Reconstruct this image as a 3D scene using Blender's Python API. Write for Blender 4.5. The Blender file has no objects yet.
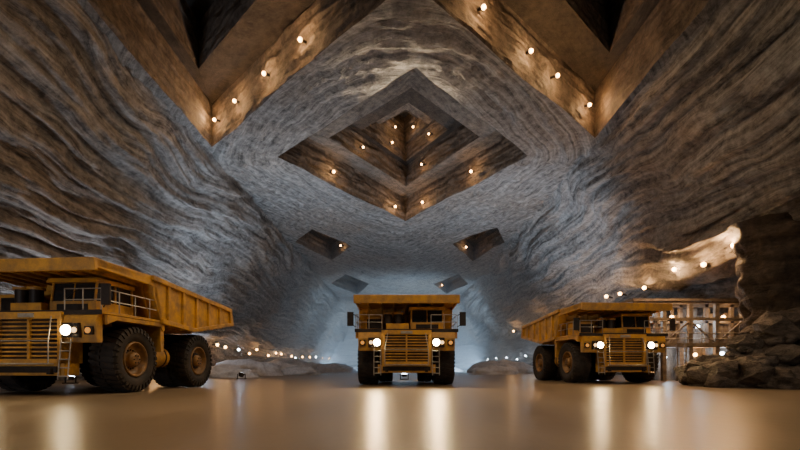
import bpy, bmesh, math, random
from mathutils import Vector, Matrix, noise
from mathutils.geometry import delaunay_2d_cdt
random.seed(7)
S = bpy.context.scene
COL = S.collection
F = 444.0; CZ = 1.15

# ------------------------------------------------------------ materials
def new_mat(name):
    m = bpy.data.materials.new(name); m.use_nodes = True
    nt = m.node_tree
    return m, nt, nt.nodes['Principled BSDF']

def rock_mat(name, dark, light, warm, uv=True, fu=1.7, fv=0.06, warm_amt=0.5, bump=1.0, fine=1.0, warp=1.2, dist=0.7, lo=0.40, hi=0.62, wband=0.25, mixs=0.6):
    m, nt, b = new_mat(name)
    N = nt.nodes; L = nt.links
    tc = N.new('ShaderNodeTexCoord')
    wn = N.new('ShaderNodeTexNoise'); wn.inputs['Scale'].default_value = 0.12; wn.inputs['Detail'].default_value = 3
    L.new(tc.outputs['Object'], wn.inputs[0])
    if uv:
        src = tc.outputs['UV']
    else:
        sp = N.new('ShaderNodeSeparateXYZ'); cb = N.new('ShaderNodeCombineXYZ')
        L.new(tc.outputs['Object'], sp.inputs[0]); L.new(sp.outputs[2], cb.inputs[0]); L.new(sp.outputs[0], cb.inputs[1]); L.new(sp.outputs[1], cb.inputs[2])
        src = cb.outputs[0]
    add = N.new('ShaderNodeVectorMath'); add.operation = 'MULTIPLY_ADD'
    add.inputs[1].default_value = (warp,warp,0)
    L.new(wn.outputs['Color'], add.inputs[0]); L.new(src, add.inputs[2])
    mp = N.new('ShaderNodeMapping'); mp.inputs['Scale'].default_value = (fu,fv,fv)
    L.new(add.outputs[0], mp.inputs[0])
    st = N.new('ShaderNodeTexNoise'); st.inputs['Scale'].default_value = 1.0; st.inputs['Detail'].default_value = 6; st.inputs['Roughness'].default_value = 0.75
    L.new(mp.outputs[0], st.inputs[0])
    wv = N.new('ShaderNodeTexWave'); wv.wave_type='BANDS'; wv.bands_direction='X'; wv.wave_profile='SAW'
    wv.inputs['Scale'].default_value=0.28; wv.inputs['Distortion'].default_value=2.6; wv.inputs['Detail'].default_value=4; wv.inputs['Detail Scale'].default_value=0.8
    L.new(mp.outputs[0], wv.inputs[0])
    fn = N.new('ShaderNodeTexNoise'); fn.inputs['Scale'].default_value = 1.6*fine; fn.inputs['Detail'].default_value = 10; fn.inputs['Roughness'].default_value = 0.75
    L.new(tc.outputs['Object'], fn.inputs[0])
    bn = N.new('ShaderNodeTexNoise'); bn.inputs['Scale'].default_value = 0.09; bn.inputs['Detail'].default_value = 4
    L.new(tc.outputs['Object'], bn.inputs[0])
    def mul(sock,f):
        q=N.new('ShaderNodeMath'); q.operation='MULTIPLY'; q.inputs[1].default_value=f; L.new(sock,q.inputs[0]); return q.outputs[0]
    def addn(a,c):
        q=N.new('ShaderNodeMath'); q.operation='ADD'; L.new(a,q.inputs[0]); L.new(c,q.inputs[1]); return q.outputs[0]
    hcol = addn(mul(st.outputs[0],mixs), mul(fn.outputs[0],1-mixs))
    hb = addn(hcol, mul(wv.outputs['Fac'],wband))
    r1 = N.new('ShaderNodeValToRGB'); r1.color_ramp.elements[0].position = lo; r1.color_ramp.elements[1].position = hi
    r1.color_ramp.elements[0].color = (*dark,1); r1.color_ramp.elements[1].color = (*light,1)
    L.new(hcol, r1.inputs[0])  # crevice shade put into the colour: low relief is drawn darker
    r2 = N.new('ShaderNodeValToRGB'); r2.color_ramp.elements[0].position = 0.42; r2.color_ramp.elements[1].position = 0.62
    r2.color_ramp.elements[0].color=(0,0,0,1); r2.color_ramp.elements[1].color=(warm_amt,)*3+(1,)
    L.new(bn.outputs[0], r2.inputs[0])
    mx = N.new('ShaderNodeMixRGB'); mx.blend_type='MULTIPLY'; mx.inputs[2].default_value=(*warm,1)
    L.new(r2.outputs[0], mx.inputs[0]); L.new(r1.outputs[0], mx.inputs[1])
    L.new(mx.outputs[0], b.inputs['Base Color'])
    b.inputs['Roughness'].default_value = 0.7
    b.inputs['Specular IOR Level'].default_value = 0.4
    bp = N.new('ShaderNodeBump'); bp.inputs['Strength'].default_value = bump; bp.inputs['Distance'].default_value = dist
    L.new(hb, bp.inputs['Height']); L.new(bp.outputs[0], b.inputs['Normal'])
    return m

M_wall = rock_mat('rock_strata', (0.06,0.056,0.055), (0.46,0.445,0.43), (1.0,0.80,0.64), warm_amt=0.75, fu=2.5, fv=0.10, warp=2.6, mixs=0.54, dist=1.1)
M_ceil = rock_mat('rock_ceiling', (0.075,0.072,0.07), (0.46,0.445,0.43), (1.0,0.85,0.72), warm_amt=0.6, fu=2.3, fv=0.16, mixs=0.52, warp=2.0, dist=1.0)
M_rec = rock_mat('rock_recess', (0.032,0.026,0.022), (0.20,0.165,0.135), (1.0,0.8,0.62), fu=2.6, fv=0.3, warm_amt=0.5, mixs=0.4)  # same carved rock made darker, recess shade put into the colour
M_ring_shade = rock_mat('rock_recess_roof_shaded', (0.012,0.010,0.009), (0.06,0.050,0.042), (1.0,0.8,0.62), fu=1.5, fv=0.5, warm_amt=0.5, mixs=0.35, wband=0.1)  # shaded copy of the recess rock, depth painted by dark colour
M_ring_lit = rock_mat('rock_recess_ledge_lit', (0.035,0.031,0.028), (0.19,0.17,0.15), (1.0,0.8,0.62), fu=2.0, fv=0.3, warm_amt=0.5, mixs=0.45, wband=0.15)  # lit copy for alternate tiers, light put into colour so edges read
M_boul = rock_mat('rock_rubble', (0.03,0.025,0.021), (0.20,0.165,0.14), (1,0.8,0.6), uv=False, fu=1.5, fv=0.7, fine=1.6)
M_pil = rock_mat('rock_pillar', (0.02,0.014,0.011), (0.12,0.088,0.066), (1,0.8,0.6), uv=False, fu=2.0, fv=0.5, fine=1.6)
M_back = rock_mat('rock_back', (0.055,0.052,0.052), (0.42,0.405,0.395), (1.0,0.80,0.68), uv=False, fu=1.6, fv=0.1)
M_salt = rock_mat('salt', (0.45,0.46,0.5), (0.75,0.76,0.8), (1,1,1), uv=False, fu=1, fv=1, bump=0.6, fine=2)

def simple_mat(name, col, rough=0.5, metal=0.0, var=0.25, scale=3.0, grime=(0.08,0.06,0.04), grime_amt=0.5, bump=0.05):
    m, nt, b = new_mat(name); N=nt.nodes; L=nt.links
    tc = N.new('ShaderNodeTexCoord')
    n = N.new('ShaderNodeTexNoise'); n.inputs['Scale'].default_value=scale; n.inputs['Detail'].default_value=9; n.inputs['Roughness'].default_value=0.7
    L.new(tc.outputs['Object'], n.inputs[0])
    r = N.new('ShaderNodeValToRGB'); r.color_ramp.elements[0].position=0.40; r.color_ramp.elements[1].position=0.66
    r.color_ramp.elements[0].color=(0,0,0,1); r.color_ramp.elements[1].color=(grime_amt,)*3+(1,)
    L.new(n.outputs[0], r.inputs[0])
    mx = N.new('ShaderNodeMixRGB'); mx.inputs[1].default_value=(*col,1); mx.inputs[2].default_value=(*grime,1)
    L.new(r.outputs[0], mx.inputs[0]); L.new(mx.outputs[0], b.inputs['Base Color'])
    mr = N.new('ShaderNodeMapRange'); mr.inputs[3].default_value=max(0,rough-var/2); mr.inputs[4].default_value=min(1,rough+var/2)
    L.new(n.outputs[0], mr.inputs[0]); L.new(mr.outputs[0], b.inputs['Roughness'])
    b.inputs['Metallic'].default_value=metal
    bp=N.new('ShaderNodeBump'); bp.inputs['Strength'].default_value=bump; bp.inputs['Distance'].default_value=0.1
    L.new(n.outputs[0], bp.inputs['Height']); L.new(bp.outputs[0], b.inputs['Normal'])
    return m
def emit_mat(name, col, s):
    m, nt, b = new_mat(name)
    b.inputs['Base Color'].default_value=(*col,1)
    b.inputs['Emission Color'].default_value=(*col,1); b.inputs['Emission Strength'].default_value=s
    return m
M_yel = simple_mat('yellow_paint', (0.66,0.345,0.06), 0.45, grime=(0.17,0.105,0.055), grime_amt=0.8, scale=1.3)
M_dark = simple_mat('dark_steel', (0.025,0.02,0.018), 0.5, 0.4, grime=(0.08,0.055,0.04))
M_tire = simple_mat('tire_rubber', (0.018,0.016,0.015), 0.75, grime=(0.07,0.05,0.037), grime_amt=0.7, scale=2.0)
M_rail = simple_mat('rail_steel', (0.42,0.39,0.34), 0.45, 0.3)
M_rim = simple_mat('rim_paint', (0.30,0.155,0.045), 0.5, grime=(0.06,0.038,0.022), grime_amt=0.85, scale=2.5)
M_wood = simple_mat('weathered_timber', (0.26,0.215,0.17), 0.75, grime=(0.07,0.055,0.045), grime_amt=0.8, scale=1.5, bump=0.3)
M_glass, nt, b = new_mat('cab_glass'); b.inputs['Base Color'].default_value=(0.02,0.022,0.025,1); b.inputs['Roughness'].default_value=0.08
M_head = emit_mat('headlight_glow', (1.0,0.74,0.38), 100)
M_head2 = emit_mat('sidelight_glow', (1.0,0.60,0.24), 2.5)
M_amb = emit_mat('amber_glow', (1.0,0.42,0.08), 0.5)
M_bulbw = emit_mat('bulb_warm', (1.0,0.52,0.17), 24)
M_bulbc = emit_mat('bulb_cold', (0.75,0.86,1.0), 26)

M_floor, nt, b = new_mat('polished_floor'); N=nt.nodes; L=nt.links
tc=N.new('ShaderNodeTexCoord')
n1=N.new('ShaderNodeTexNoise'); n1.inputs['Scale'].default_value=0.35; n1.inputs['Detail'].default_value=10; n1.inputs['Roughness'].default_value=0.7
n2=N.new('ShaderNodeTexNoise'); n2.inputs['Scale'].default_value=3.2; n2.inputs['Detail'].default_value=5; n2.inputs['Roughness'].default_value=0.55
mpf=N.new('ShaderNodeMapping'); mpf.inputs['Scale'].default_value=(1.0,0.4,1)
L.new(tc.outputs['Object'],mpf.inputs[0]); L.new(mpf.outputs[0],n1.inputs[0]); L.new(mpf.outputs[0],n2.inputs[0])
r=N.new('ShaderNodeValToRGB'); r.color_ramp.elements[0].position=0.28; r.color_ramp.elements[1].position=0.72
r.color_ramp.elements[0].color=(0.14,0.10,0.062,1); r.color_ramp.elements[1].color=(0.30,0.225,0.145,1)
L.new(n1.outputs[0],r.inputs[0]); L.new(r.outputs[0],b.inputs['Base Color'])
mr=N.new('ShaderNodeMapRange'); mr.inputs[1].default_value=0.25; mr.inputs[2].default_value=0.75; mr.inputs[3].default_value=0.26; mr.inputs[4].default_value=0.38
L.new(n1.outputs[0],mr.inputs[0]); L.new(mr.outputs[0],b.inputs['Roughness'])
bp=N.new('ShaderNodeBump'); bp.inputs['Strength'].default_value=0.22; bp.inputs['Distance'].default_value=0.03
L.new(n2.outputs[0],bp.inputs['Height']); L.new(bp.outputs[0],b.inputs['Normal'])

# ------------------------------------------------------------ mesh helpers
def mkobj(name, verts, faces, mats, parent=None, smooth=False, fm=None, uvs=None):
    me=bpy.data.meshes.new(name); me.from_pydata([tuple(v) for v in verts],[],faces)
    for m in mats: me.materials.append(m)
    if fm: me.polygons.foreach_set('material_index', fm)
    if smooth: me.polygons.foreach_set('use_smooth',[True]*len(me.polygons))
    if uvs:
        ul=me.uv_layers.new(name='strata'); vi=[0]*len(me.loops); me.loops.foreach_get('vertex_index',vi)
        flat=[]
        for i in vi: flat+= [uvs[i][0],uvs[i][1]]
        ul.data.foreach_set('uv',flat)
    me.update()
    o=bpy.data.objects.new(name,me); COL.objects.link(o)
    if parent: o.parent=parent
    return o
def empty(name, loc=(0,0,0)):
    e=bpy.data.objects.new(name,None); e.empty_display_size=0.5; e.location=loc; COL.objects.link(e); return e

class B:
    def __init__(s): s.v=[]; s.f=[]; s.m=[]; s.sm=[]; s.mats=[]
    def mi(s,mat):
        if mat not in s.mats: s.mats.append(mat)
        return s.mats.index(mat)
    def add(s,vs,fs,mat,smooth=False):
        o=len(s.v); s.v+= [tuple(v) for v in vs]
        k=s.mi(mat)
        for f in fs: s.f.append([i+o for i in f]); s.m.append(k); s.sm.append(smooth)
    def box(s,x0,x1,y0,y1,z0,z1,mat,rot=None):
        vs=[Vector((x,y,z)) for x in (x0,x1) for y in (y0,y1) for z in (z0,z1)]
        if rot is not None:
            c=Vector(((x0+x1)/2,(y0+y1)/2,(z0+z1)/2)); vs=[c+rot@(v-c) for v in vs]
        s.add(vs,[(0,1,3,2),(4,6,7,5),(0,4,5,1),(2,3,7,6),(0,2,6,4),(1,5,7,3)],mat)
    def prism(s,prof,x0,x1,mat):
        n=len(prof)
        vs=[(x0,y,z) for y,z in prof]+[(x1,y,z) for y,z in prof]
        fs=[list(range(n))[::-1],list(range(n,2*n))]+[(i,(i+1)%n,n+(i+1)%n,n+i) for i in range(n)]
        s.add(vs,fs,mat)
    def cyl(s,p0,p1,r,mat,seg=12,r2=None,cap=True):
        p0=Vector(p0);p1=Vector(p1);d=(p1-p0).normalized()
        a=d.orthogonal().normalized(); b=d.cross(a); r2=r if r2 is None else r2
        vs=[]
        for p,rr in((p0,r),(p1,r2)):
            for i in range(seg):
                t=2*math.pi*i/seg; vs.append(p+a*math.cos(t)*rr+b*math.sin(t)*rr)
        fs=[(i,(i+1)%seg,seg+(i+1)%seg,seg+i) for i in range(seg)]
        s.add(vs,fs,mat,True)
        if cap: s.add(vs,[list(range(seg))[::-1],list(range(seg,2*seg))],mat)
    def lathe(s,c,prof,seg,mat,smooth=True):
        vs=[];n=len(prof)
        for i in range(seg):
            t=2*math.pi*i/seg
            for dx,r in prof: vs.append((c[0]+dx,c[1]+math.cos(t)*r,c[2]+math.sin(t)*r))
        fs=[(i*n+j,i*n+j+1,((i+1)%seg)*n+j+1,((i+1)%seg)*n+j) for i in range(seg) for j in range(n-1)]
        s.add(vs,fs,mat,smooth)
    def sphere(s,c,r,mat,u=10,w=7,sz=1):
        vs=[];fs=[]
        for j in range(w+1):
            ph=math.pi*j/w
            for i in range(u):
                t=2*math.pi*i/u; vs.append((c[0]+r*math.sin(ph)*math.cos(t),c[1]+r*math.sin(ph)*math.sin(t),c[2]+r*math.cos(ph)*sz))
        for j in range(w):
            for i in range(u): fs.append((j*u+i,(j+1)*u+i,(j+1)*u+(i+1)%u,j*u+(i+1)%u))
        s.add(vs,fs,mat,True)
    def mesh(s,name,fix=True):
        me=bpy.data.meshes.new(name); me.from_pydata(s.v,[],s.f)
        for m in s.mats: me.materials.append(m)
        me.polygons.foreach_set('material_index',s.m); me.polygons.foreach_set('use_smooth',s.sm)
        if fix:
            bm=bmesh.new(); bm.from_mesh(me); bmesh.ops.recalc_face_normals(bm,faces=bm.faces); bm.to_mesh(me); bm.free()
        me.update(); return me
    def obj(s,name,parent=None,loc=None):
        o=bpy.data.objects.new(name,s.mesh(name)); COL.objects.link(o)
        if parent: o.parent=parent
        if loc: o.location=loc
        return o

# ------------------------------------------------------------ cavern
YN,YF=-14.0,172.0
def fbm(x,y,z,o=4):
    return noise.fractal(Vector((x,y,z)),1.0,2.0,o)
def saw(u,e=0.82):
    f=u-math.floor(u); return f/e if f<e else (1-f)/(1-e)
def wall(name, prof, sign, mat, seed):
    pts=[];step=0.15
    for (a,b_) in zip(prof[:-1],prof[1:]):
        a=Vector(a);b_=Vector(b_);n=max(1,int((b_-a).length/step))
        for i in range(n): pts.append((a+(b_-a)*i/n))
    pts.append(Vector(prof[-1]))
    for _ in range(12):
        pts=[pts[0]]+[(pts[i-1]+pts[i]*2+pts[i+1])/4 for i in range(1,len(pts)-1)]+[pts[-1]]
    ys=[];y=YN
    while y<YF: ys.append(y); y+=0.35+max(0,y)*0.006
    ys.append(YF)
    vs=[];fs=[];uvs=[];n=len(pts)
    nor=[]
    for i in range(n):
        t=(pts[min(i+1,n-1)]-pts[max(i-1,0)]).normalized(); nn=Vector((t.y,-t.x))
        if nn.x*sign>0: nn=-nn
        nor.append(nn)
    for y in ys:
        for i in range(n):
            s=i*step; p=pts[i]
            w=fbm(y*0.04+seed,s*0.06,seed,3)
            u1=s*0.33+w*1.5+y*0.010; u2=s*0.95+w*3.6-y*0.006; u3=s*2.3+w*6+y*0.01
            k1=0.45+0.8*max(0,fbm(y*0.05,s*0.08,seed+12,2)+0.35)
            k2=0.55+0.7*fbm(y*0.08,s*0.2,seed+2,2)
            d=1.6*fbm(y*0.05,s*0.12,seed+5,3)+0.7*k1*(saw(u1)-0.5)+0.5*k2*(saw(u2)-0.5)+0.22*(saw(u3,0.7)-0.5)*(0.7+fbm(y*.2,s*.2,seed+8,2))+0.36*fbm(y*0.3,s*0.8,seed,5)
            e=min(1,i/8)
            vs.append((p.x+nor[i].x*d*e,y,p.y+nor[i].y*d*e if i<n-2 else p.y)); uvs.append((s+w*1.6,y))
    for j in range(len(ys)-1):
        for i in range(n-1):
            fs.append((j*n+i,j*n+i+1,(j+1)*n+i+1,(j+1)*n+i))
    return mkobj(name,vs,fs,[mat],smooth=True,uvs=uvs)
wall('wall_left',[(-16.6,20.3),(-19.5,15.5),(-23.0,10.5),(-26.0,6.0),(-27.8,3.0),(-28.4,-0.1)],-1,M_wall,3.1)
wall('wall_right',[(16.3,20.3),(18.6,16.5),(21.5,12.8),(24.0,9.9),(24.6,9.5),(27.5,9.8),(32.0,9.6),(33.5,6.0),(34,-0.1)],1,M_wall,9.7)

ZC=20.0
def cu(x,y): return 1.25*math.sqrt(x*x+20)+math.sqrt((y-41)**2+6)*(1.0 if y<41 else 0.65)
holes={
 'main':[(-11,39.9),(1.0,28.0),(11.4,39.6),(0.7,57.5)],
 'nl':[(-16.1,38.0),(-0.7,22.8),(-16.1,7.5)],
 'nr':[(1.6,22.8),(15.9,7.5),(15.9,36.2)],
 'ml':[(-15.8,67),(-12,60.5),(-7.5,69),(-12,78)],
 'mr':[(8,68),(13,59.5),(15.8,67),(13,79)],
 'fl':[(-15.5,100),(-11,90),(-7,101),(-11,115)],
 'fr':[(7.5,100),(12,90),(15.5,101),(12,115)],
}
def subdiv(poly,step=0.45):
    out=[]
    for i,p in enumerate(poly):
        a=Vector(p);b_=Vector(poly[(i+1)%len(poly)]);n=max(1,int((b_-a).length/step))
        for k in range(n): out.append(a+(b_-a)*k/n)
    return out
def inside(p,poly):
    c=False;n=len(poly)
    for i in range(n):
        x1,y1=poly[i][0],poly[i][1];x2,y2=poly[(i+1)%n][0],poly[(i+1)%n][1]
        if (y1>p[1])!=(y2>p[1]) and p[0]<(x2-x1)*(p[1]-y1)/(y2-y1)+x1: c=not c
    return c
def dist_edge(p,poly):
    m=1e9;p=Vector(p)
    for i in range(len(poly)):
        a=Vector(poly[i]);b_=Vector(poly[(i+1)%len(poly)]);d=b_-a
        t=max(0,min(1,(p-a).dot(d)/d.length_squared)); m=min(m,(p-a-d*t).length)
    return m
def near(h,y,m): return min(p_[1] for p_ in h)-m<y<max(p_[1] for p_ in h)+m
def cdisp(x,y):
    w=fbm(x*0.06,y*0.06,5.5,3)
    u=cu(x,y)
    ds=[dist_edge((x,y),h) for h in holes.values() if near(h,y,3)]
    de=min(ds) if ds else 9
    f=min(1,0.15+de/1.5)
    return 0.25*fbm(x*0.12,y*0.12,2.2,3)+f*(0.28*(saw(u*0.42+w*1.4)-0.5)+0.14*(saw(u*1.15+w*3)-0.5)+0.22*fbm(x*0.6,y*0.6,7.1,5))
V=[];E=[]
for h in holes.values():
    ss=subdiv(h);o=len(V);V+=ss;E+=[(o+i,o+(i+1)%len(ss)) for i in range(len(ss))]
ys=[];y=YN
while y<YF: ys.append(y); y+=0.32+max(0,y-20)*0.008
ys.append(YF)
for y in ys:
    nxx=int(34.2/(0.34+max(0,y-20)*0.005))
    for i in range(nxx+1):
        x=-17.2+34.2*i/nxx
        q=(x,y)
        if any(near(h,y,1) and (inside(q,h) or dist_edge(q,h)<0.25) for h in holes.values()): continue
        V.append(Vector((x+random.uniform(-.05,.05),y)))
res=delaunay_2d_cdt([Vector(v) for v in V],E,[],0,1e-4)
cv=[(p.x,p.y,ZC+cdisp(p.x,p.y)) for p in res[0]]
cuv=[(cu(p.x,p.y)+fbm(p.x*0.06,p.y*0.06,5.5,3)*1.5,(p.x-p.y)) for p in res[0]]
cf=[]
for t in res[2]:
    c=sum((res[0][i] for i in t),Vector((0,0)))/len(t)
    if any(inside(c,h) for h in holes.values()): continue
    cf.append(list(t))
cm=[0]*len(cf)
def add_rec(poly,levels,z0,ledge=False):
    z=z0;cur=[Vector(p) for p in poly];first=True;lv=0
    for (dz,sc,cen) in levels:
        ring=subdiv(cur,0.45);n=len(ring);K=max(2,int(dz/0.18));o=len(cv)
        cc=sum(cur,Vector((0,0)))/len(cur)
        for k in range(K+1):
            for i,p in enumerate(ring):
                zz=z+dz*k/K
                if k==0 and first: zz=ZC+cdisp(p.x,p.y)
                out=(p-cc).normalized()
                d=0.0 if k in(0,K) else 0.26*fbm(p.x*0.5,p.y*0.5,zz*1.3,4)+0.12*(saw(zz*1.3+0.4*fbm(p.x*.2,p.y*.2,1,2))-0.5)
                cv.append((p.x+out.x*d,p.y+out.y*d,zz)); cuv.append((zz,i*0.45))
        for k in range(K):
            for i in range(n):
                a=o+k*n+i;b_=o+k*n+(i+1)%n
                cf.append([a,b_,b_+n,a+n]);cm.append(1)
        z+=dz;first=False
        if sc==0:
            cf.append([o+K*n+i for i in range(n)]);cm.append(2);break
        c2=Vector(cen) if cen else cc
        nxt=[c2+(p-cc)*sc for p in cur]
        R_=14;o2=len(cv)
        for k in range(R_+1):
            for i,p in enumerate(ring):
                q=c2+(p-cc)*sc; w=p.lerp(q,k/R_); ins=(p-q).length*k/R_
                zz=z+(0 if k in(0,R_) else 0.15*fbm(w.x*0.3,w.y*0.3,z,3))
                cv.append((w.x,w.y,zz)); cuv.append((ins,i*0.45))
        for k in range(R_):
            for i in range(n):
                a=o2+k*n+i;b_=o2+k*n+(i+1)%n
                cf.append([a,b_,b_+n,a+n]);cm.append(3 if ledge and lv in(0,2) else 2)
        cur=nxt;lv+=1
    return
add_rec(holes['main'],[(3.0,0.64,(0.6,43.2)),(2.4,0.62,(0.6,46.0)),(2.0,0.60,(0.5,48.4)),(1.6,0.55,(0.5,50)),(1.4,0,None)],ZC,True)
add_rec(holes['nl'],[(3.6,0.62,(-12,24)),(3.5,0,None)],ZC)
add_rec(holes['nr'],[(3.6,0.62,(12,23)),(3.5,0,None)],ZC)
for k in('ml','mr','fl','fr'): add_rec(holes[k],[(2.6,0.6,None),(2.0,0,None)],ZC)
ceil=mkobj('ceiling',cv,cf,[M_ceil,M_rec,M_ring_shade,M_ring_lit],fm=cm,uvs=cuv)

nx,ny=40,90
vs=[(-36+72*i/nx,YN+(YF+12-YN)*j/ny,0) for j in range(ny+1) for i in range(nx+1)]
fs=[(j*(nx+1)+i,j*(nx+1)+i+1,(j+1)*(nx+1)+i+1,(j+1)*(nx+1)+i) for j in range(ny) for i in range(nx)]
floor_o=mkobj('floor',vs,fs,[M_floor])
vs=[];fs=[];nx,nz=90,56
for j in range(nz+1):
    for i in range(nx+1):
        X=-36+72*i/nx;Z=20.5*j/nz
        d=0.9*fbm(X*.1,Z*.2,4,4)+0.4*math.sin(Z*1.6+fbm(X*.1,Z*.1,1,2)*2)
        r_=math.hypot(X/9.0,(Z)/8.5)
        d+= 10*max(0,min(1,(1.15-r_)/0.3))
        vs.append((X,YF-3+d,Z if j else -0.05))
for j in range(nz):
    for i in range(nx): fs.append((j*(nx+1)+i,(j+1)*(nx+1)+i,(j+1)*(nx+1)+i+1,j*(nx+1)+i+1))
mkobj('wall_back',vs,fs,[M_back],smooth=True)

# ------------------------------------------------------------ lights
def light(name,kind,loc,power,col,parent=None,size=0.3,target=None,spot=None,blend=0.6):
    l=bpy.data.lights.new(name,kind); l.energy=power; l.color=col
    if kind in('POINT','SPOT'): l.shadow_soft_size=size
    if kind=='AREA': l.shape='DISK'; l.size=size
    if spot: l.spot_size=math.radians(spot); l.spot_blend=blend
    o=bpy.data.objects.new(name,l); o.location=loc
    if target is not None:
        o.rotation_euler=(Vector(target)-Vector(loc)).to_track_quat('-Z','Y').to_euler()
    COL.objects.link(o)
    if parent: o.parent=parent
    return o
WARM=(1.0,0.56,0.24); COLD=(0.68,0.82,1.0)
cl=empty('ceiling_lamps'); LB=B(); k=0
def wall_lamp(p,out,power,r=0.22,mat=None,back=True):
    global k; k+=1
    p=Vector(p);out=Vector(out).normalized()
    LB.cyl(p-out*0.5,p+out*0.15,0.08,M_dark,8)
    LB.cyl(p+out*0.1,p+out*0.22,r*0.7,M_dark,10,r2=r*1.05)
    LB.sphere(p+out*(0.22+r*0.5),r,mat or M_bulbw,10,7)
    if power>0: light('lamp_light_%d'%k,'POINT',p+out*(0.22+r*2.3),power,WARM if mat is not M_bulbc else COLD,cl,0.25)
def edge_lamp(a,b_,t,z,power,cen,r=0.22):
    a=Vector(a);b_=Vector(b_);p=a.lerp(b_,t);d=(b_-a).normalized();n=Vector((-d.y,d.x))
    if n.dot(Vector(cen)-p)<0:n=-n
    wall_lamp((p.x+n.x*0.12,p.y+n.y*0.12,z),(n.x,n.y,-0.15),power,r)
h=holes['nl']
for t in(0.07,0.24,0.45,0.66): edge_lamp(h[0],h[1],t,21.6,360,(-12,20),0.14)
h=holes['nr']
for t in(0.9,0.64,0.46,0.2): edge_lamp(h[0],h[2],t,21.6,360,(12,20),0.14)
h=holes['main'];mc=(0.5,42)
for a,b_,t,z,pw in((0,3,0.33,21.2,210),(0,3,0.86,21.0,210),(2,3,0.78,21.0,210),(2,3,0.35,21.3,210)): edge_lamp(h[a],h[b_],t,z,pw,mc,0.15)
def lvl(poly,cen0,sc,c2): return [Vector(c2)+(Vector(p)-Vector(cen0))*sc for p in poly]
c0=sum((Vector(p) for p in h),Vector((0,0)))/4
l1=lvl(h,c0,0.64,(0.6,43.2)); l2=lvl(l1,(0.6,43.2),0.62,(0.6,46.0)); l3=lvl(l2,(0.6,46.0),0.60,(0.5,48.4))
for (a,b_,t) in((0,3,0.35),(2,3,0.7)): edge_lamp(l1[a],l1[b_],t,24.0,70,(0.6,44),0.12)
for (a,b_,t) in((0,3,0.6),(2,3,0.35)): edge_lamp(l2[a],l2[b_],t,26.2,50,(0.6,46.0),0.11)
for (a,b_,t) in((0,3,0.5),(2,3,0.5)): edge_lamp(l3[a],l3[b_],t,28.2,50,(0.5,48.4),0.11)
for kk,(a,b_,t) in {'mr':(3,0,0.5),'fr':(3,0,0.5)}.items():
    h=holes[kk]; c=sum((Vector(p) for p in h),Vector((0,0)))/4
    edge_lamp(h[a],h[b_],t,21.0,110,c,0.16)
h=holes['ml']; edge_lamp(h[2],h[3],0.4,21,110,(-12,68),0.16)
LB.obj('lamp_bodies',cl)

cl=empty('wall_lamps'); LB=B()
for (y,z,pw) in((30.0,9.3,1500),(33.0,8.7,300),(36.5,9.1,700),(41,8.4,300),(45.5,8.6,300),(48.5,8.8,250),(55,8.8,300),(63,8.6,250),(74,8.4,250),(88,8.2,250)):
    wall_lamp((22.8,y,z),(-1,-0.3,0.15),pw,0.18)
for y in(47,50,53,57,60,64,68,72,77,82,88,94,100,107,114,122,131,141,152,164):
    wall_lamp((-26.8+0.4*math.sin(y*2.3),y,3.9+0.5*math.sin(y*1.7)),(1,-0.2,0.0),110,0.17+y*0.0006,M_bulbc if int(y)%3==0 else M_bulbw)
for y in(52,60,70,82,90,96,104,112,120,132,146,160):
    wall_lamp((32.0,y,3.6+0.4*math.sin(y*1.3)),(-1,-0.2,0.0),200,0.2,M_bulbc if int(y)%2==0 else M_bulbw)
LB.obj('lamp_bodies',cl)

def fill_flood(loc,aim,power,col,spot=140,size=0.6):  # added fill light with a small fixture, not a lamp of the hall
    e=empty('added_ground_fill',loc); b=B()
    b.box(-0.4,0.4,-0.25,0.25,0,0.06,M_dark)
    for s_ in(-1,1): b.box(s_*0.36-0.03,s_*0.36+0.03,-0.04,0.04,0.05,0.5,M_dark)
    d=(Vector(aim)-Vector(loc)-Vector((0,0,0.4))).normalized()
    p=Vector((0,0,0.42)); b.cyl(p-d*0.15,p+d*0.1,0.22,M_dark,12,r2=0.3); b.cyl(p+d*0.1,p+d*0.12,0.26,M_bulbc,12)
    b.obj('added_fill_body',e)
    l=light('fill_flood','SPOT',p+d*0.5,power,col,e,size,None,spot,0.9); l.rotation_euler=d.to_track_quat('-Z','Y').to_euler()
fill_flood((-15,42,0),(-12,52,20),14000,(0.66,0.81,1))
fill_flood((-23,31,0),(-19,34,20),5000,(0.76,0.86,1),150)
fill_flood((15.5,48,0),(13,56,20),13500,(0.66,0.81,1))
fill_flood((0.4,41,0),(0.4,40,20),7000,(0.90,0.94,1),150)
fill_flood((-17,95,0),(0,112,12),42000,(0.48,0.72,1.0),150)
fill_flood((18,97,0),(0,115,12),42000,(0.48,0.72,1.0),150)
fill_flood((0,120,0),(0,165,5),110000,(0.60,0.80,1.0),160)
fill_flood((-20,-4,0),(-24,14,12),3600,(0.97,0.95,0.96),130)
fill_flood((20,-4,0),(23,16,12),3600,(1,0.86,0.72),130)
light('added_roof_fill','AREA',(0.5,33,19.0),2000,(1,0.76,0.48),None,5,(0.5,14,0))  # added warm fill lights below the roof, no fittings there
light('added_roof_fill','AREA',(-9,10,19.0),1100,(1,0.78,0.54),None,4,(-4,20,0))
light('added_roof_fill','AREA',(9,10,19.0),1100,(1,0.78,0.54),None,4,(4,20,0))

w=bpy.data.worlds.new('World'); S.world=w; w.use_nodes=True
w.node_tree.nodes['Background'].inputs[0].default_value=(0.6,0.65,0.8,1); w.node_tree.nodes['Background'].inputs[1].default_value=0.03

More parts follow.
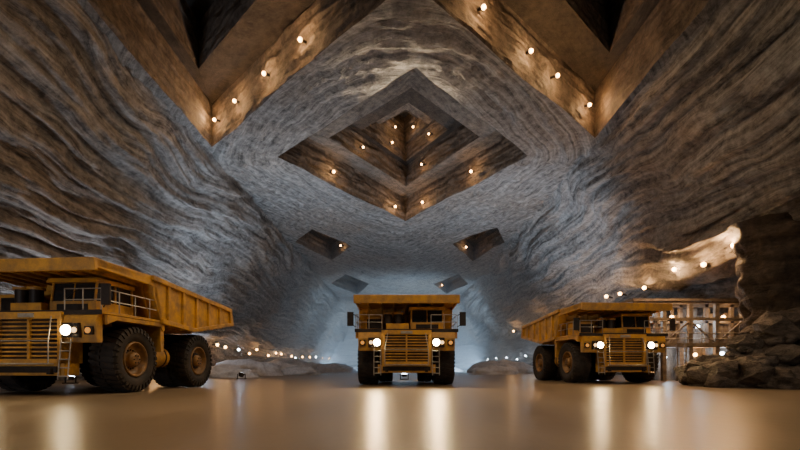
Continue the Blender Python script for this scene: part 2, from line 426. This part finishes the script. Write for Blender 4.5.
hm=bpy.data.materials.new('dusty_air'); hm.use_nodes=True; nt=hm.node_tree; nt.nodes.remove(nt.nodes['Principled BSDF'])
vsn=nt.nodes.new('ShaderNodeVolumeScatter'); vsn.inputs['Color'].default_value=(0.8,0.9,1,1); vsn.inputs['Density'].default_value=0.009; vsn.inputs['Anisotropy'].default_value=0.1
nt.links.new(vsn.outputs[0],nt.nodes['Material Output'].inputs['Volume'])
b=B(); b.box(-34.5,34.5,62,YF+8,0.01,19.2,hm); b.obj('dust_haze',floor_o)

# ------------------------------------------------------------ haul truck
R=1.5
def tire(b,cx,cy,cz,w,side):
    hw=w/2
    prof=[(-hw*0.75,0.78),(-hw*0.95,0.86),(-hw*1.06,1.08),(-hw*1.04,1.25),(-hw*0.92,R-0.07),(-hw*0.8,R-0.05),(hw*0.8,R-0.05),(hw*0.92,R-0.07),(hw*1.04,1.25),(hw*1.06,1.08),(hw*0.95,0.86),(hw*0.75,0.78)]
    b.lathe((cx,cy,cz),prof,48,M_tire)
    n=34
    for s_ in(-1,1):
        for i in range(n):
            t=2*math.pi*(i+(0.5 if s_>0 else 0))/n
            rot=Matrix.Rotation(t,3,'X')
            sk=0.07*s_
            vs=[]
            for (xx,tt) in((0.05*s_,-0.075+sk),(0.05*s_,0.075+sk),(hw*1.0*s_,0.075-sk),(hw*1.0*s_,-0.075-sk)):
                for rr in(R-0.1,R if abs(xx)<hw*0.9 else R-0.035):
                    vs.append(Vector((cx,cy,cz))+Vector((xx,0,0))+rot@Vector((0,tt,rr)))
            b.add(vs,[(0,2,3,1),(2,4,5,3),(4,6,7,5),(6,0,1,7),(1,3,5,7)],M_tire)
            vs=[]
            for tt in(-0.07,0.07):
                for (xx,rr) in((hw*0.95,R-0.05),(hw*1.10,R-0.14),(hw*1.13,R-0.30),(hw*0.98,R-0.30)):
                    vs.append(Vector((cx+xx*s_,cy,cz))+rot@Vector((0,tt-sk,rr)))
            b.add(vs,[(0,1,2,3),(4,5,6,7),(0,1,5,4),(1,2,6,5),(2,3,7,6)],M_tire)
    o=side*hw
    prof=[(o*0.78,0.80),(o*0.98,0.80),(o*1.0,0.74),(o*0.85,0.70),(o*0.55,0.66),(o*0.45,0.5),(o*0.45,0.36),(o*0.7,0.33),(o*0.95,0.30),(o*1.0,0.2),(o*1.0,0.001)]
    b.lathe((cx,cy,cz),prof,32,M_rim)
    prof=[(-o*0.78,0.80),(-o*0.9,0.74),(-o*0.3,0.6),(-o*0.3,0.001)]
    b.lathe((cx,cy,cz),prof,24,M_dark)
    for i in range(16):
        t=2*math.pi*i/16; p=Vector((cx,cy+0.43*math.cos(t),cz+0.43*math.sin(t)))
        b.cyl(p+Vector((o*0.42,0,0)),p+Vector((o*0.55,0,0)),0.035,M_dark,6)
    for i in range(6):
        t=2*math.pi*i/6; p=Vector((cx,cy+0.18*math.cos(t),cz+0.18*math.sin(t)))
        b.cyl(p+Vector((o*0.95,0,0)),p+Vector((o*1.07,0,0)),0.03,M_dark,6)

parts={}
b=B()
for s_ in(-1,1):
    b.prism([(0.6,1.35),(0.6,1.95),(10.2,1.95),(10.2,1.5),(8,1.35)],s_*0.75-0.2,s_*0.75+0.2,M_dark)
    b.cyl((s_*1.5,2.2,1.2),(s_*1.5,2.2,2.9),0.2,M_dark,12)
    b.cyl((s_*1.5,2.2,1.9),(s_*1.5,2.2,3.1),0.27,M_yel,12)
    b.cyl((s_*1.0,8.3,1.5),(s_*1.0,8.7,2.9),0.16,M_dark,12)
    b.cyl((s_*0.55,5.0,1.7),(s_*0.55,6.2,3.0),0.17,M_rail,12)
    b.cyl((s_*2.0,4.0,1.65),(s_*2.0,5.5,1.65),0.52,M_yel,20)
    for yy in(4.3,5.2): b.cyl((s_*2.0,yy-0.04,1.65),(s_*2.0,yy+0.04,1.65),0.545,M_dark,20)
b.cyl((-2.9,7.4,R),(2.9,7.4,R),0.42,M_dark,16); b.sphere((0,7.4,R),0.8,M_dark,16,10)
b.cyl((-2.4,2.2,1.4),(2.4,2.2,1.4),0.22,M_dark,12)
b.box(-0.95,0.95,0.5,3.4,1.1,3.15,M_dark)
b.box(-0.55,0.55,3.4,6.0,1.2,2.0,M_dark)
b.cyl((0,6.0,1.5),(0,7.0,1.5),0.14,M_dark,10)
b.box(-1.1,1.1,10.0,10.3,1.4,2.3,M_yel)
for s_ in(-1,1): b.box(s_*0.9-0.12,s_*0.9+0.12,10.3,10.36,1.7,1.95,M_amb)
parts['chassis']=(b,0.02)
b=B()
b.box(-1.75,1.75,-0.30,0.45,0.80,1.30,M_yel)
b.box(-1.45,1.45,-0.36,-0.28,0.92,1.18,M_dark)
for s_ in(-1,1):
    b.box(s_*1.2-0.09,s_*1.2+0.09,-0.48,-0.3,0.85,1.1,M_dark)
    b.box(s_*1.42-0.10,s_*1.42+0.10,-0.2,0.9,1.3,3.3,M_yel)
    b.prism([(-0.05,2.15),(-0.15,2.9),(-0.05,3.32),(0.25,3.32),(0.25,2.15)],s_*1.52,s_*2.95,M_yel)
    b.prism([(0.25,2.9),(0.25,3.3),(4.1,3.3),(4.1,2.95),(3.95,2.9),(3.8,3.12),(0.8,3.12)],s_*2.85,s_*3.15,M_yel)
    b.prism([(3.85,1.9),(3.8,3.2),(4.1,3.2),(4.1,1.9)],s_*1.5,s_*3.1,M_yel)
    b.box(s_*1.95-0.38,s_*1.95+0.36,-0.24,-0.08,2.34,2.94,M_dark)
    for dx,rr in((-0.15,0.21),(0.21,0.12)):
        b.cyl((s_*(1.95+dx),-0.30,2.64),(s_*(1.95+dx),-0.10,2.64),rr+0.03,M_dark,16)
    b.box(s_*2.68-0.18,s_*2.68+0.18,-0.22,-0.08,2.46,2.80,M_dark)
    for xx in(1.56,1.98):
        b.cyl((s_*xx,-0.42,0.65),(s_*xx,-0.24,2.3),0.03,M_rail,6)
    for q in range(5):
        zz=0.75+q*0.34; b.box(min(s_*1.56,s_*1.98),max(s_*1.56,s_*1.98),-0.46+q*0.035,-0.30+q*0.035,zz,zz+0.05,M_rail)
b.box(-1.32,1.32,0.0,0.1,1.35,3.2,M_dark)
b.box(-1.52,1.52,-0.22,0.2,3.12,3.4,M_yel)
b.box(-1.52,1.52,-0.24,0.2,1.30,1.48,M_yel)
for q in range(9):
    zz=1.58+q*0.175
    b.box(-1.32,1.32,-0.12,-0.02,zz,zz+0.05,M_yel,Matrix.Rotation(0.5,3,'X'))
b.box(-0.05,0.05,-0.16,0.0,1.4,3.2,M_yel)
b.box(-0.35,0.35,-0.27,-0.21,3.17,3.34,M_rail)
b.box(-1.3,1.3,-0.62,-0.3,1.25,1.31,M_rail)
for s_ in(-1,1):
    b.cyl((s_*1.3,-0.58,1.3),(s_*1.3,-0.58,2.2),0.03,M_rail,6); b.cyl((s_*1.3,-0.58,2.2),(s_*1.15,-0.28,3.2),0.03,M_rail,6)
b.cyl((-1.3,-0.58,2.2),(1.3,-0.58,2.2),0.03,M_rail,6)
b.box(-3.15,3.15,-0.05,4.1,3.32,3.44,M_yel)
b.box(-3.17,3.17,-0.09,-0.05,3.28,3.48,M_dark)
for s_ in(-1,1):
    pts=[(s_*1.5,-0.02),(s_*2.3,-0.02),(s_*3.1,-0.02),(s_*3.1,1.0),(s_*3.1,2.0),(s_*3.1,3.0),(s_*3.1,3.9)]
    for (xx,yy) in pts: b.cyl((xx,yy,3.44),(xx,yy,4.35),0.03,M_rail,6)
    for z in(3.9,4.35):
        for p,q in zip(pts[:-1],pts[1:]): b.cyl((p[0],p[1],z),(q[0],q[1],z),0.028,M_rail,6)
    b.cyl((s_*3.1,0.1,4.3),(s_*3.42,-0.15,4.45),0.03,M_dark,6); b.cyl((s_*3.1,0.1,3.6),(s_*3.42,-0.15,3.8),0.03,M_dark,6)
    b.box(s_*3.42-0.19,s_*3.42+0.19,-0.22,-0.12,3.65,4.5,M_dark)
parts['front_end']=(b,0.015)
b=B()
x0,x1,y0,y1=0.25,2.35,0.6,2.9
b.box(x0,x1,y0,y1,3.44,3.95,M_yel)
b.prism([(y0+0.05,3.95),(y0+0.18,4.75),(y1-0.05,4.75),(y1-0.05,3.95)],x0+0.05,x1-0.05,M_glass)
for xx in(x0+0.06,x1-0.06,(x0+x1)/2):
    b.cyl((xx,y0+0.03,3.9),(xx,y0+0.16,4.8),0.055 if xx!=(x0+x1)/2 else 0.03,M_yel,6)
for xx in(x0+0.05,x1-0.05):
    for yy in(1.75,y1-0.06): b.box(xx-0.06,xx+0.06,yy-0.05,yy+0.05,3.9,4.8,M_yel)
b.prism([(y0-0.1,4.73),(y0+0.0,4.92),(y1,4.92),(y1,4.73)],x0-0.08,x1+0.08,M_yel)
b.cyl((0.9,y0-0.02,3.97),(1.5,y0+0.04,4.45),0.015,M_dark,5)
b.box(0.6,2.0,y0-0.04,y0,3.55,3.82,M_dark)
b.box(-1.25,0.15,0.3,3.0,3.44,3.85,M_yel)
b.box(-2.6,-1.5,1.1,2.9,3.44,4.35,M_yel)
b.box(-2.5,-1.6,1.06,1.1,3.6,4.2,M_dark)
for xx in(-1.15,-0.5):
    b.cyl((xx,0.75,3.85),(xx,0.75,4.45),0.26,M_dark,14); b.cyl((xx,0.75,4.45),(xx,0.75,4.55),0.33,M_yel,14)
b.cyl((-0.2,2.6,3.6),(-0.2,2.6,4.9),0.12,M_rail,10)
parts['cab']=(b,0.02)
b=B()
W=3.18; DZ=-0.3
def Pz(L_): return [(y,z+DZ) for y,z in L_]
top=lambda y:5.72+DZ+(y-3.3)*(5.15-5.72)/7.6
def bot(y):
    P=[(3.7,3.65),(6.6,3.45),(11.2,4.2)]
    for a,c in zip(P[:-1],P[1:]):
        if y<=c[0]: return a[1]+(y-a[0])*(c[1]-a[1])/(c[0]-a[0])+DZ
    return 4.2+DZ
for s_ in(-1,1):
    b.prism(Pz([(3.25,5.72),(10.95,5.15),(11.2,4.2),(6.6,3.45),(3.75,3.65),(3.2,4.9)]),s_*(W-0.12),s_*W,M_yel)
    b.prism(Pz([(3.0,5.56),(3.0,5.80),(11.0,5.22),(11.0,4.98)]),s_*(W-0.18),s_*(W+0.14),M_yel)
    b.prism(Pz([(3.75,3.57),(3.75,3.80),(6.6,3.60),(11.2,4.36),(11.2,4.14),(6.6,3.37)]),s_*(W-0.1),s_*(W+0.12),M_yel)
    for yy in(4.3,5.6,6.9,8.2,9.5):
        b.prism([(yy-0.11,bot(yy)),(yy-0.11,top(yy)),(yy+0.11,top(yy)),(yy+0.11,bot(yy))],s_*(W-0.02),s_*(W+0.11),M_yel)
    b.prism(Pz([(10.85,4.15),(10.75,5.2),(11.0,5.2),(11.25,4.15)]),s_*(W-0.14),s_*(W+0.13),M_yel)
    b.prism(Pz([(-0.35,5.42),(-0.35,5.78),(3.3,5.78),(3.3,5.3)]),s_*(W-0.1),s_*W,M_yel)
b.prism(Pz([(3.75,3.65),(3.75,3.77),(6.6,3.57),(11.2,4.32),(11.2,4.2),(6.6,3.45)]),-W,W,M_yel)
b.prism(Pz([(3.75,3.65),(3.2,5.0),(3.2,5.5),(3.35,5.5),(3.9,3.65)]),-W,W,M_yel)
b.prism(Pz([(-0.35,5.48),(-0.45,5.76),(-0.2,5.80),(3.4,5.62),(3.4,5.45)]),-W,W,M_yel)
b.prism(Pz([(-0.47,5.30),(-0.52,5.80),(-0.32,5.80),(-0.32,5.30)]),-W-0.02,W+0.02,M_yel)
for xx in(-2.4,-1.6,-0.8,0,0.8,1.6,2.4):
    b.prism(Pz([(-0.3,5.36),(-0.3,5.5),(3.4,5.5),(3.25,5.3)]),xx-0.06,xx+0.06,M_yel)
for xx in(-2.6,-1.7,-0.85,0,0.85,1.7,2.6):
    b.prism(Pz([(3.62,3.65),(3.07,5.0),(3.07,5.5),(3.2,5.5),(3.2,5.0),(3.75,3.65)]),xx-0.08,xx+0.08,M_yel)
for yy in(4.6,5.6,6.6,7.8,8.9,10.0):
    b.box(-W+0.1,W-0.1,yy-0.1,yy+0.1,bot(yy)-0.14,bot(yy)+0.02,M_yel)
for s_ in(-1,1): b.box(s_*0.8-0.16,s_*0.8+0.16,4.0,10.2,2.65,3.1,M_dark)
parts['dump_body']=(b,0.02)
b=B()
for s_ in(-1,1): tire(b,s_*2.45,2.2,R,1.15,s_)
parts['front_wheels']=(b,0)
b=B()
for s_ in(-1,1):
    tire(b,s_*2.60,7.4,R,0.95,s_); tire(b,s_*1.5,7.4,R,0.95,s_)
parts['rear_wheels']=(b,0)
b=B()
for s_ in(-1,1):
    b.cyl((s_*1.80,-0.33,2.64),(s_*1.80,-0.29,2.64),0.21,M_head,18)
    b.cyl((s_*2.16,-0.33,2.64),(s_*2.16,-0.29,2.64),0.11,M_head2,14)
    b.cyl((s_*2.68,-0.25,2.63),(s_*2.68,-0.21,2.63),0.12,M_amb,14)
parts['headlights']=(b,0)
meshes={k_:(v[0].mesh(k_),v[1]) for k_,v in parts.items()}
def truck(x,y,yaw,hp=350):
    e=empty('dump_truck',(x,y,0)); e.rotation_euler=(0,0,math.radians(yaw))
    for k_,(me,bv) in meshes.items():
        o=bpy.data.objects.new(k_,me); COL.objects.link(o); o.parent=e
        if bv:
            m=o.modifiers.new('Bevel','BEVEL'); m.width=bv; m.segments=1; m.limit_method='ANGLE'; m.angle_limit=math.radians(50)
    for s_ in(-1,1):
        l=light('headlight_beam','SPOT',(s_*1.85,-0.5,2.64),hp,(1,0.66,0.30),e,0.12,None,95,0.8)
        l.rotation_euler=Vector((0,-1,-0.16)).to_track_quat('-Z','Y').to_euler()
truck(0.4,27.2,0,900)
truck(-15.2,18.3,-5,180)
truck(15.4,30.6,4,350)

# ------------------------------------------------------------ rocks, salt, timber gallery
def blob(name,loc,rx,ry,rz,mat,seed,amp=0.35,freq=0.5,strata=0.0,sub=5):
    bm=bmesh.new(); bmesh.ops.create_icosphere(bm,subdivisions=sub,radius=1)
    for v in bm.verts:
        c=v.co.copy(); d=1+amp*noise.fractal(c*4.0*freq+Vector((seed,0,0)),1.0,2.0,5)
        d+=strata*math.sin(c.z*14+c.x*6+3*noise.noise(c*1.5+Vector((seed,1,1))))
        z=c.z*d
        v.co=Vector((c.x*d*rx,c.y*d*ry,max(z,-0.02)*rz))
    me=bpy.data.meshes.new(name); bm.to_mesh(me); bm.free(); me.materials.append(mat)
    me.polygons.foreach_set('use_smooth',[True]*len(me.polygons))
    o=bpy.data.objects.new(name,me); o.location=loc; COL.objects.link(o); return o
for (x,y,rx,ry,rz,s_) in((-20,50,4,2.5,1.3,1),(-21,60,5,3,2.0,2),(-16,66,4,3,1.2,3),(-20,80,5,5,2.6,4),(-14,92,5,4,1.8,5),(15,70,4,3,1.3,6),(20,88,6,5,2.4,7),(9,112,6,4,2.2,8),(-9,118,5,3,1.6,9)):
    blob('salt_pile',(x,y,0),rx,ry,rz,M_salt,s_,0.3,0.5,0,4)
# rock pillar with the rubble heap banked against it
vs=[];fs=[];n=120;K=90
for j in range(K+1):
    z=10.4*(j/K)-0.1
    for i in range(n):
        t=2*math.pi*i/n
        r_=2.0+0.6*max(0,(z-7)/3)**2+0.55*fbm(math.cos(t)*1.2,math.sin(t)*1.2,z*0.35,5)+0.12*math.sin(z*5+2*math.sin(t))
        vs.append((24.3+r_*math.cos(t),28.6+r_*math.sin(t),z))
for j in range(K):
    for i in range(n): fs.append((j*n+i,j*n+(i+1)%n,(j+1)*n+(i+1)%n,(j+1)*n+i))
pil=mkobj('rock_pillar',vs,fs,[M_pil],smooth=True)
bm=bmesh.new(); rr=random.Random(11)
def hgt(x,y):
    return max(0.0, 4.2*(1-math.hypot((x-23.4)/6.0,(y-26.6)/3.6)))
nx,ny=70,44
grid=[[bm.verts.new((16.8+12.6*i/nx,22.4+8.4*j/ny,hgt(16.8+12.6*i/nx,22.4+8.4*j/ny)*(1+0.35*fbm(i*.12,j*.12,3,4))+0.12*abs(fbm(i*.3,j*.3,1,3))-0.12)) for i in range(nx+1)] for j in range(ny+1)]
for j in range(ny):
    for i in range(nx): bm.faces.new((grid[j][i],grid[j][i+1],grid[j+1][i+1],grid[j+1][i]))
for q in range(190):
    x=rr.uniform(17.4,26.5); y=rr.uniform(23.4,29.0); hh=hgt(x,y)
    if hh<=0.02: continue
    sz=rr.uniform(0.15,0.42)+ (rr.random()**4)*0.9
    m=Matrix.Translation((x,y,hh+sz*0.1))@Matrix.Rotation(rr.uniform(0,6.28),4,'Z')@Matrix.Rotation(rr.uniform(-.6,.6),4,'X')@Matrix.Diagonal((sz*1.4,sz,sz*0.75,1))
    r0=bmesh.ops.create_icosphere(bm,subdivisions=2,radius=1,matrix=m)
    for v in r0['verts']:
        d=noise.cell(v.co*1.7+Vector((q*3.1,0,0)))*0.28+0.25*noise.noise(v.co*1.2+Vector((q,0,0)))
        c=Vector((x,y,hh)); v.co+= (v.co-c)*d
me=bpy.data.meshes.new('rubble_heap'); bm.to_mesh(me); bm.free(); me.materials.append(M_boul)
rh=bpy.data.objects.new('rubble_heap',me); COL.objects.link(rh); rh.parent=pil
b=B(); rnd=random.Random(3)
GX0,GX1,GY=19.6,31.5,38.5
x=GX0
while x<GX1:
    w_=rnd.uniform(0.22,0.4); hh=rnd.uniform(5.4,6.3)
    b.box(x,x+w_-0.03,GY+rnd.uniform(0,0.06),GY+0.12,0,hh,M_wood); x+=w_
xs=[19.8,22.0,24.2,26.4,28.6,31.2]
for xx in xs: b.box(xx-0.16,xx+0.16,GY-1.6,GY-1.28,0,6.6,M_wood); b.box(xx-0.14,xx+0.14,GY-0.3,GY,0,6.6,M_wood)
for zz in(2.9,5.0,6.4): b.box(GX0-0.2,GX1+0.2,GY-1.66,GY-1.44,zz,zz+0.26,M_wood); b.box(GX0,GX1,GY-0.3,GY-0.1,zz-0.1,zz+0.16,M_wood)
b.box(GX0-0.2,GX1+0.2,GY-1.6,GY,2.8,2.92,M_wood)
b.box(GX0-0.4,GX1+0.4,GY-1.9,GY+0.3,6.6,6.8,M_wood)
for q,xx in enumerate(xs[:-1]): b.cyl((xx,GY-1.45,3.1 if q%2 else 5.0),(xx+2.2,GY-1.45,5.0 if q%2 else 3.1),0.09,M_wood,6)
for z in(3.5,3.95): b.cyl((GX0,GY-1.7,z),(GX1,GY-1.7,z),0.05,M_rail,6)
for s_ in(-0.35,0.35): b.box(23.1+s_-0.05,23.1+s_+0.05,GY-2.1,GY-1.9,0,3.0,M_wood)
for q in range(8): b.box(22.75,23.45,GY-2.1,GY-1.9,0.3+q*0.35,0.36+q*0.35,M_wood)
g=b.obj('timber_gallery')
cl=g; LB=B()
for (xx,zz,m_) in((21.0,5.6,M_bulbc),(23.2,5.4,M_bulbw),(25.4,4.6,M_bulbc),(27.6,5.4,M_bulbw),(25.2,2.2,M_bulbw),(22.6,2.0,M_bulbc),(27.5,2.3,M_bulbc)):
    wall_lamp((xx,GY-0.3,zz),(0,-1,0),110,0.16,m_)
LB.obj('gallery_lamps',g)

# ------------------------------------------------------------ camera
cam=bpy.data.cameras.new('camera'); cam.sensor_width=36; cam.lens=F/800*36
cam.shift_y=(367-225)/800; cam.clip_end=400
co=bpy.data.objects.new('camera',cam); co.location=(0,0,CZ); co.rotation_euler=(math.radians(90),0,0); COL.objects.link(co)
S.camera=co
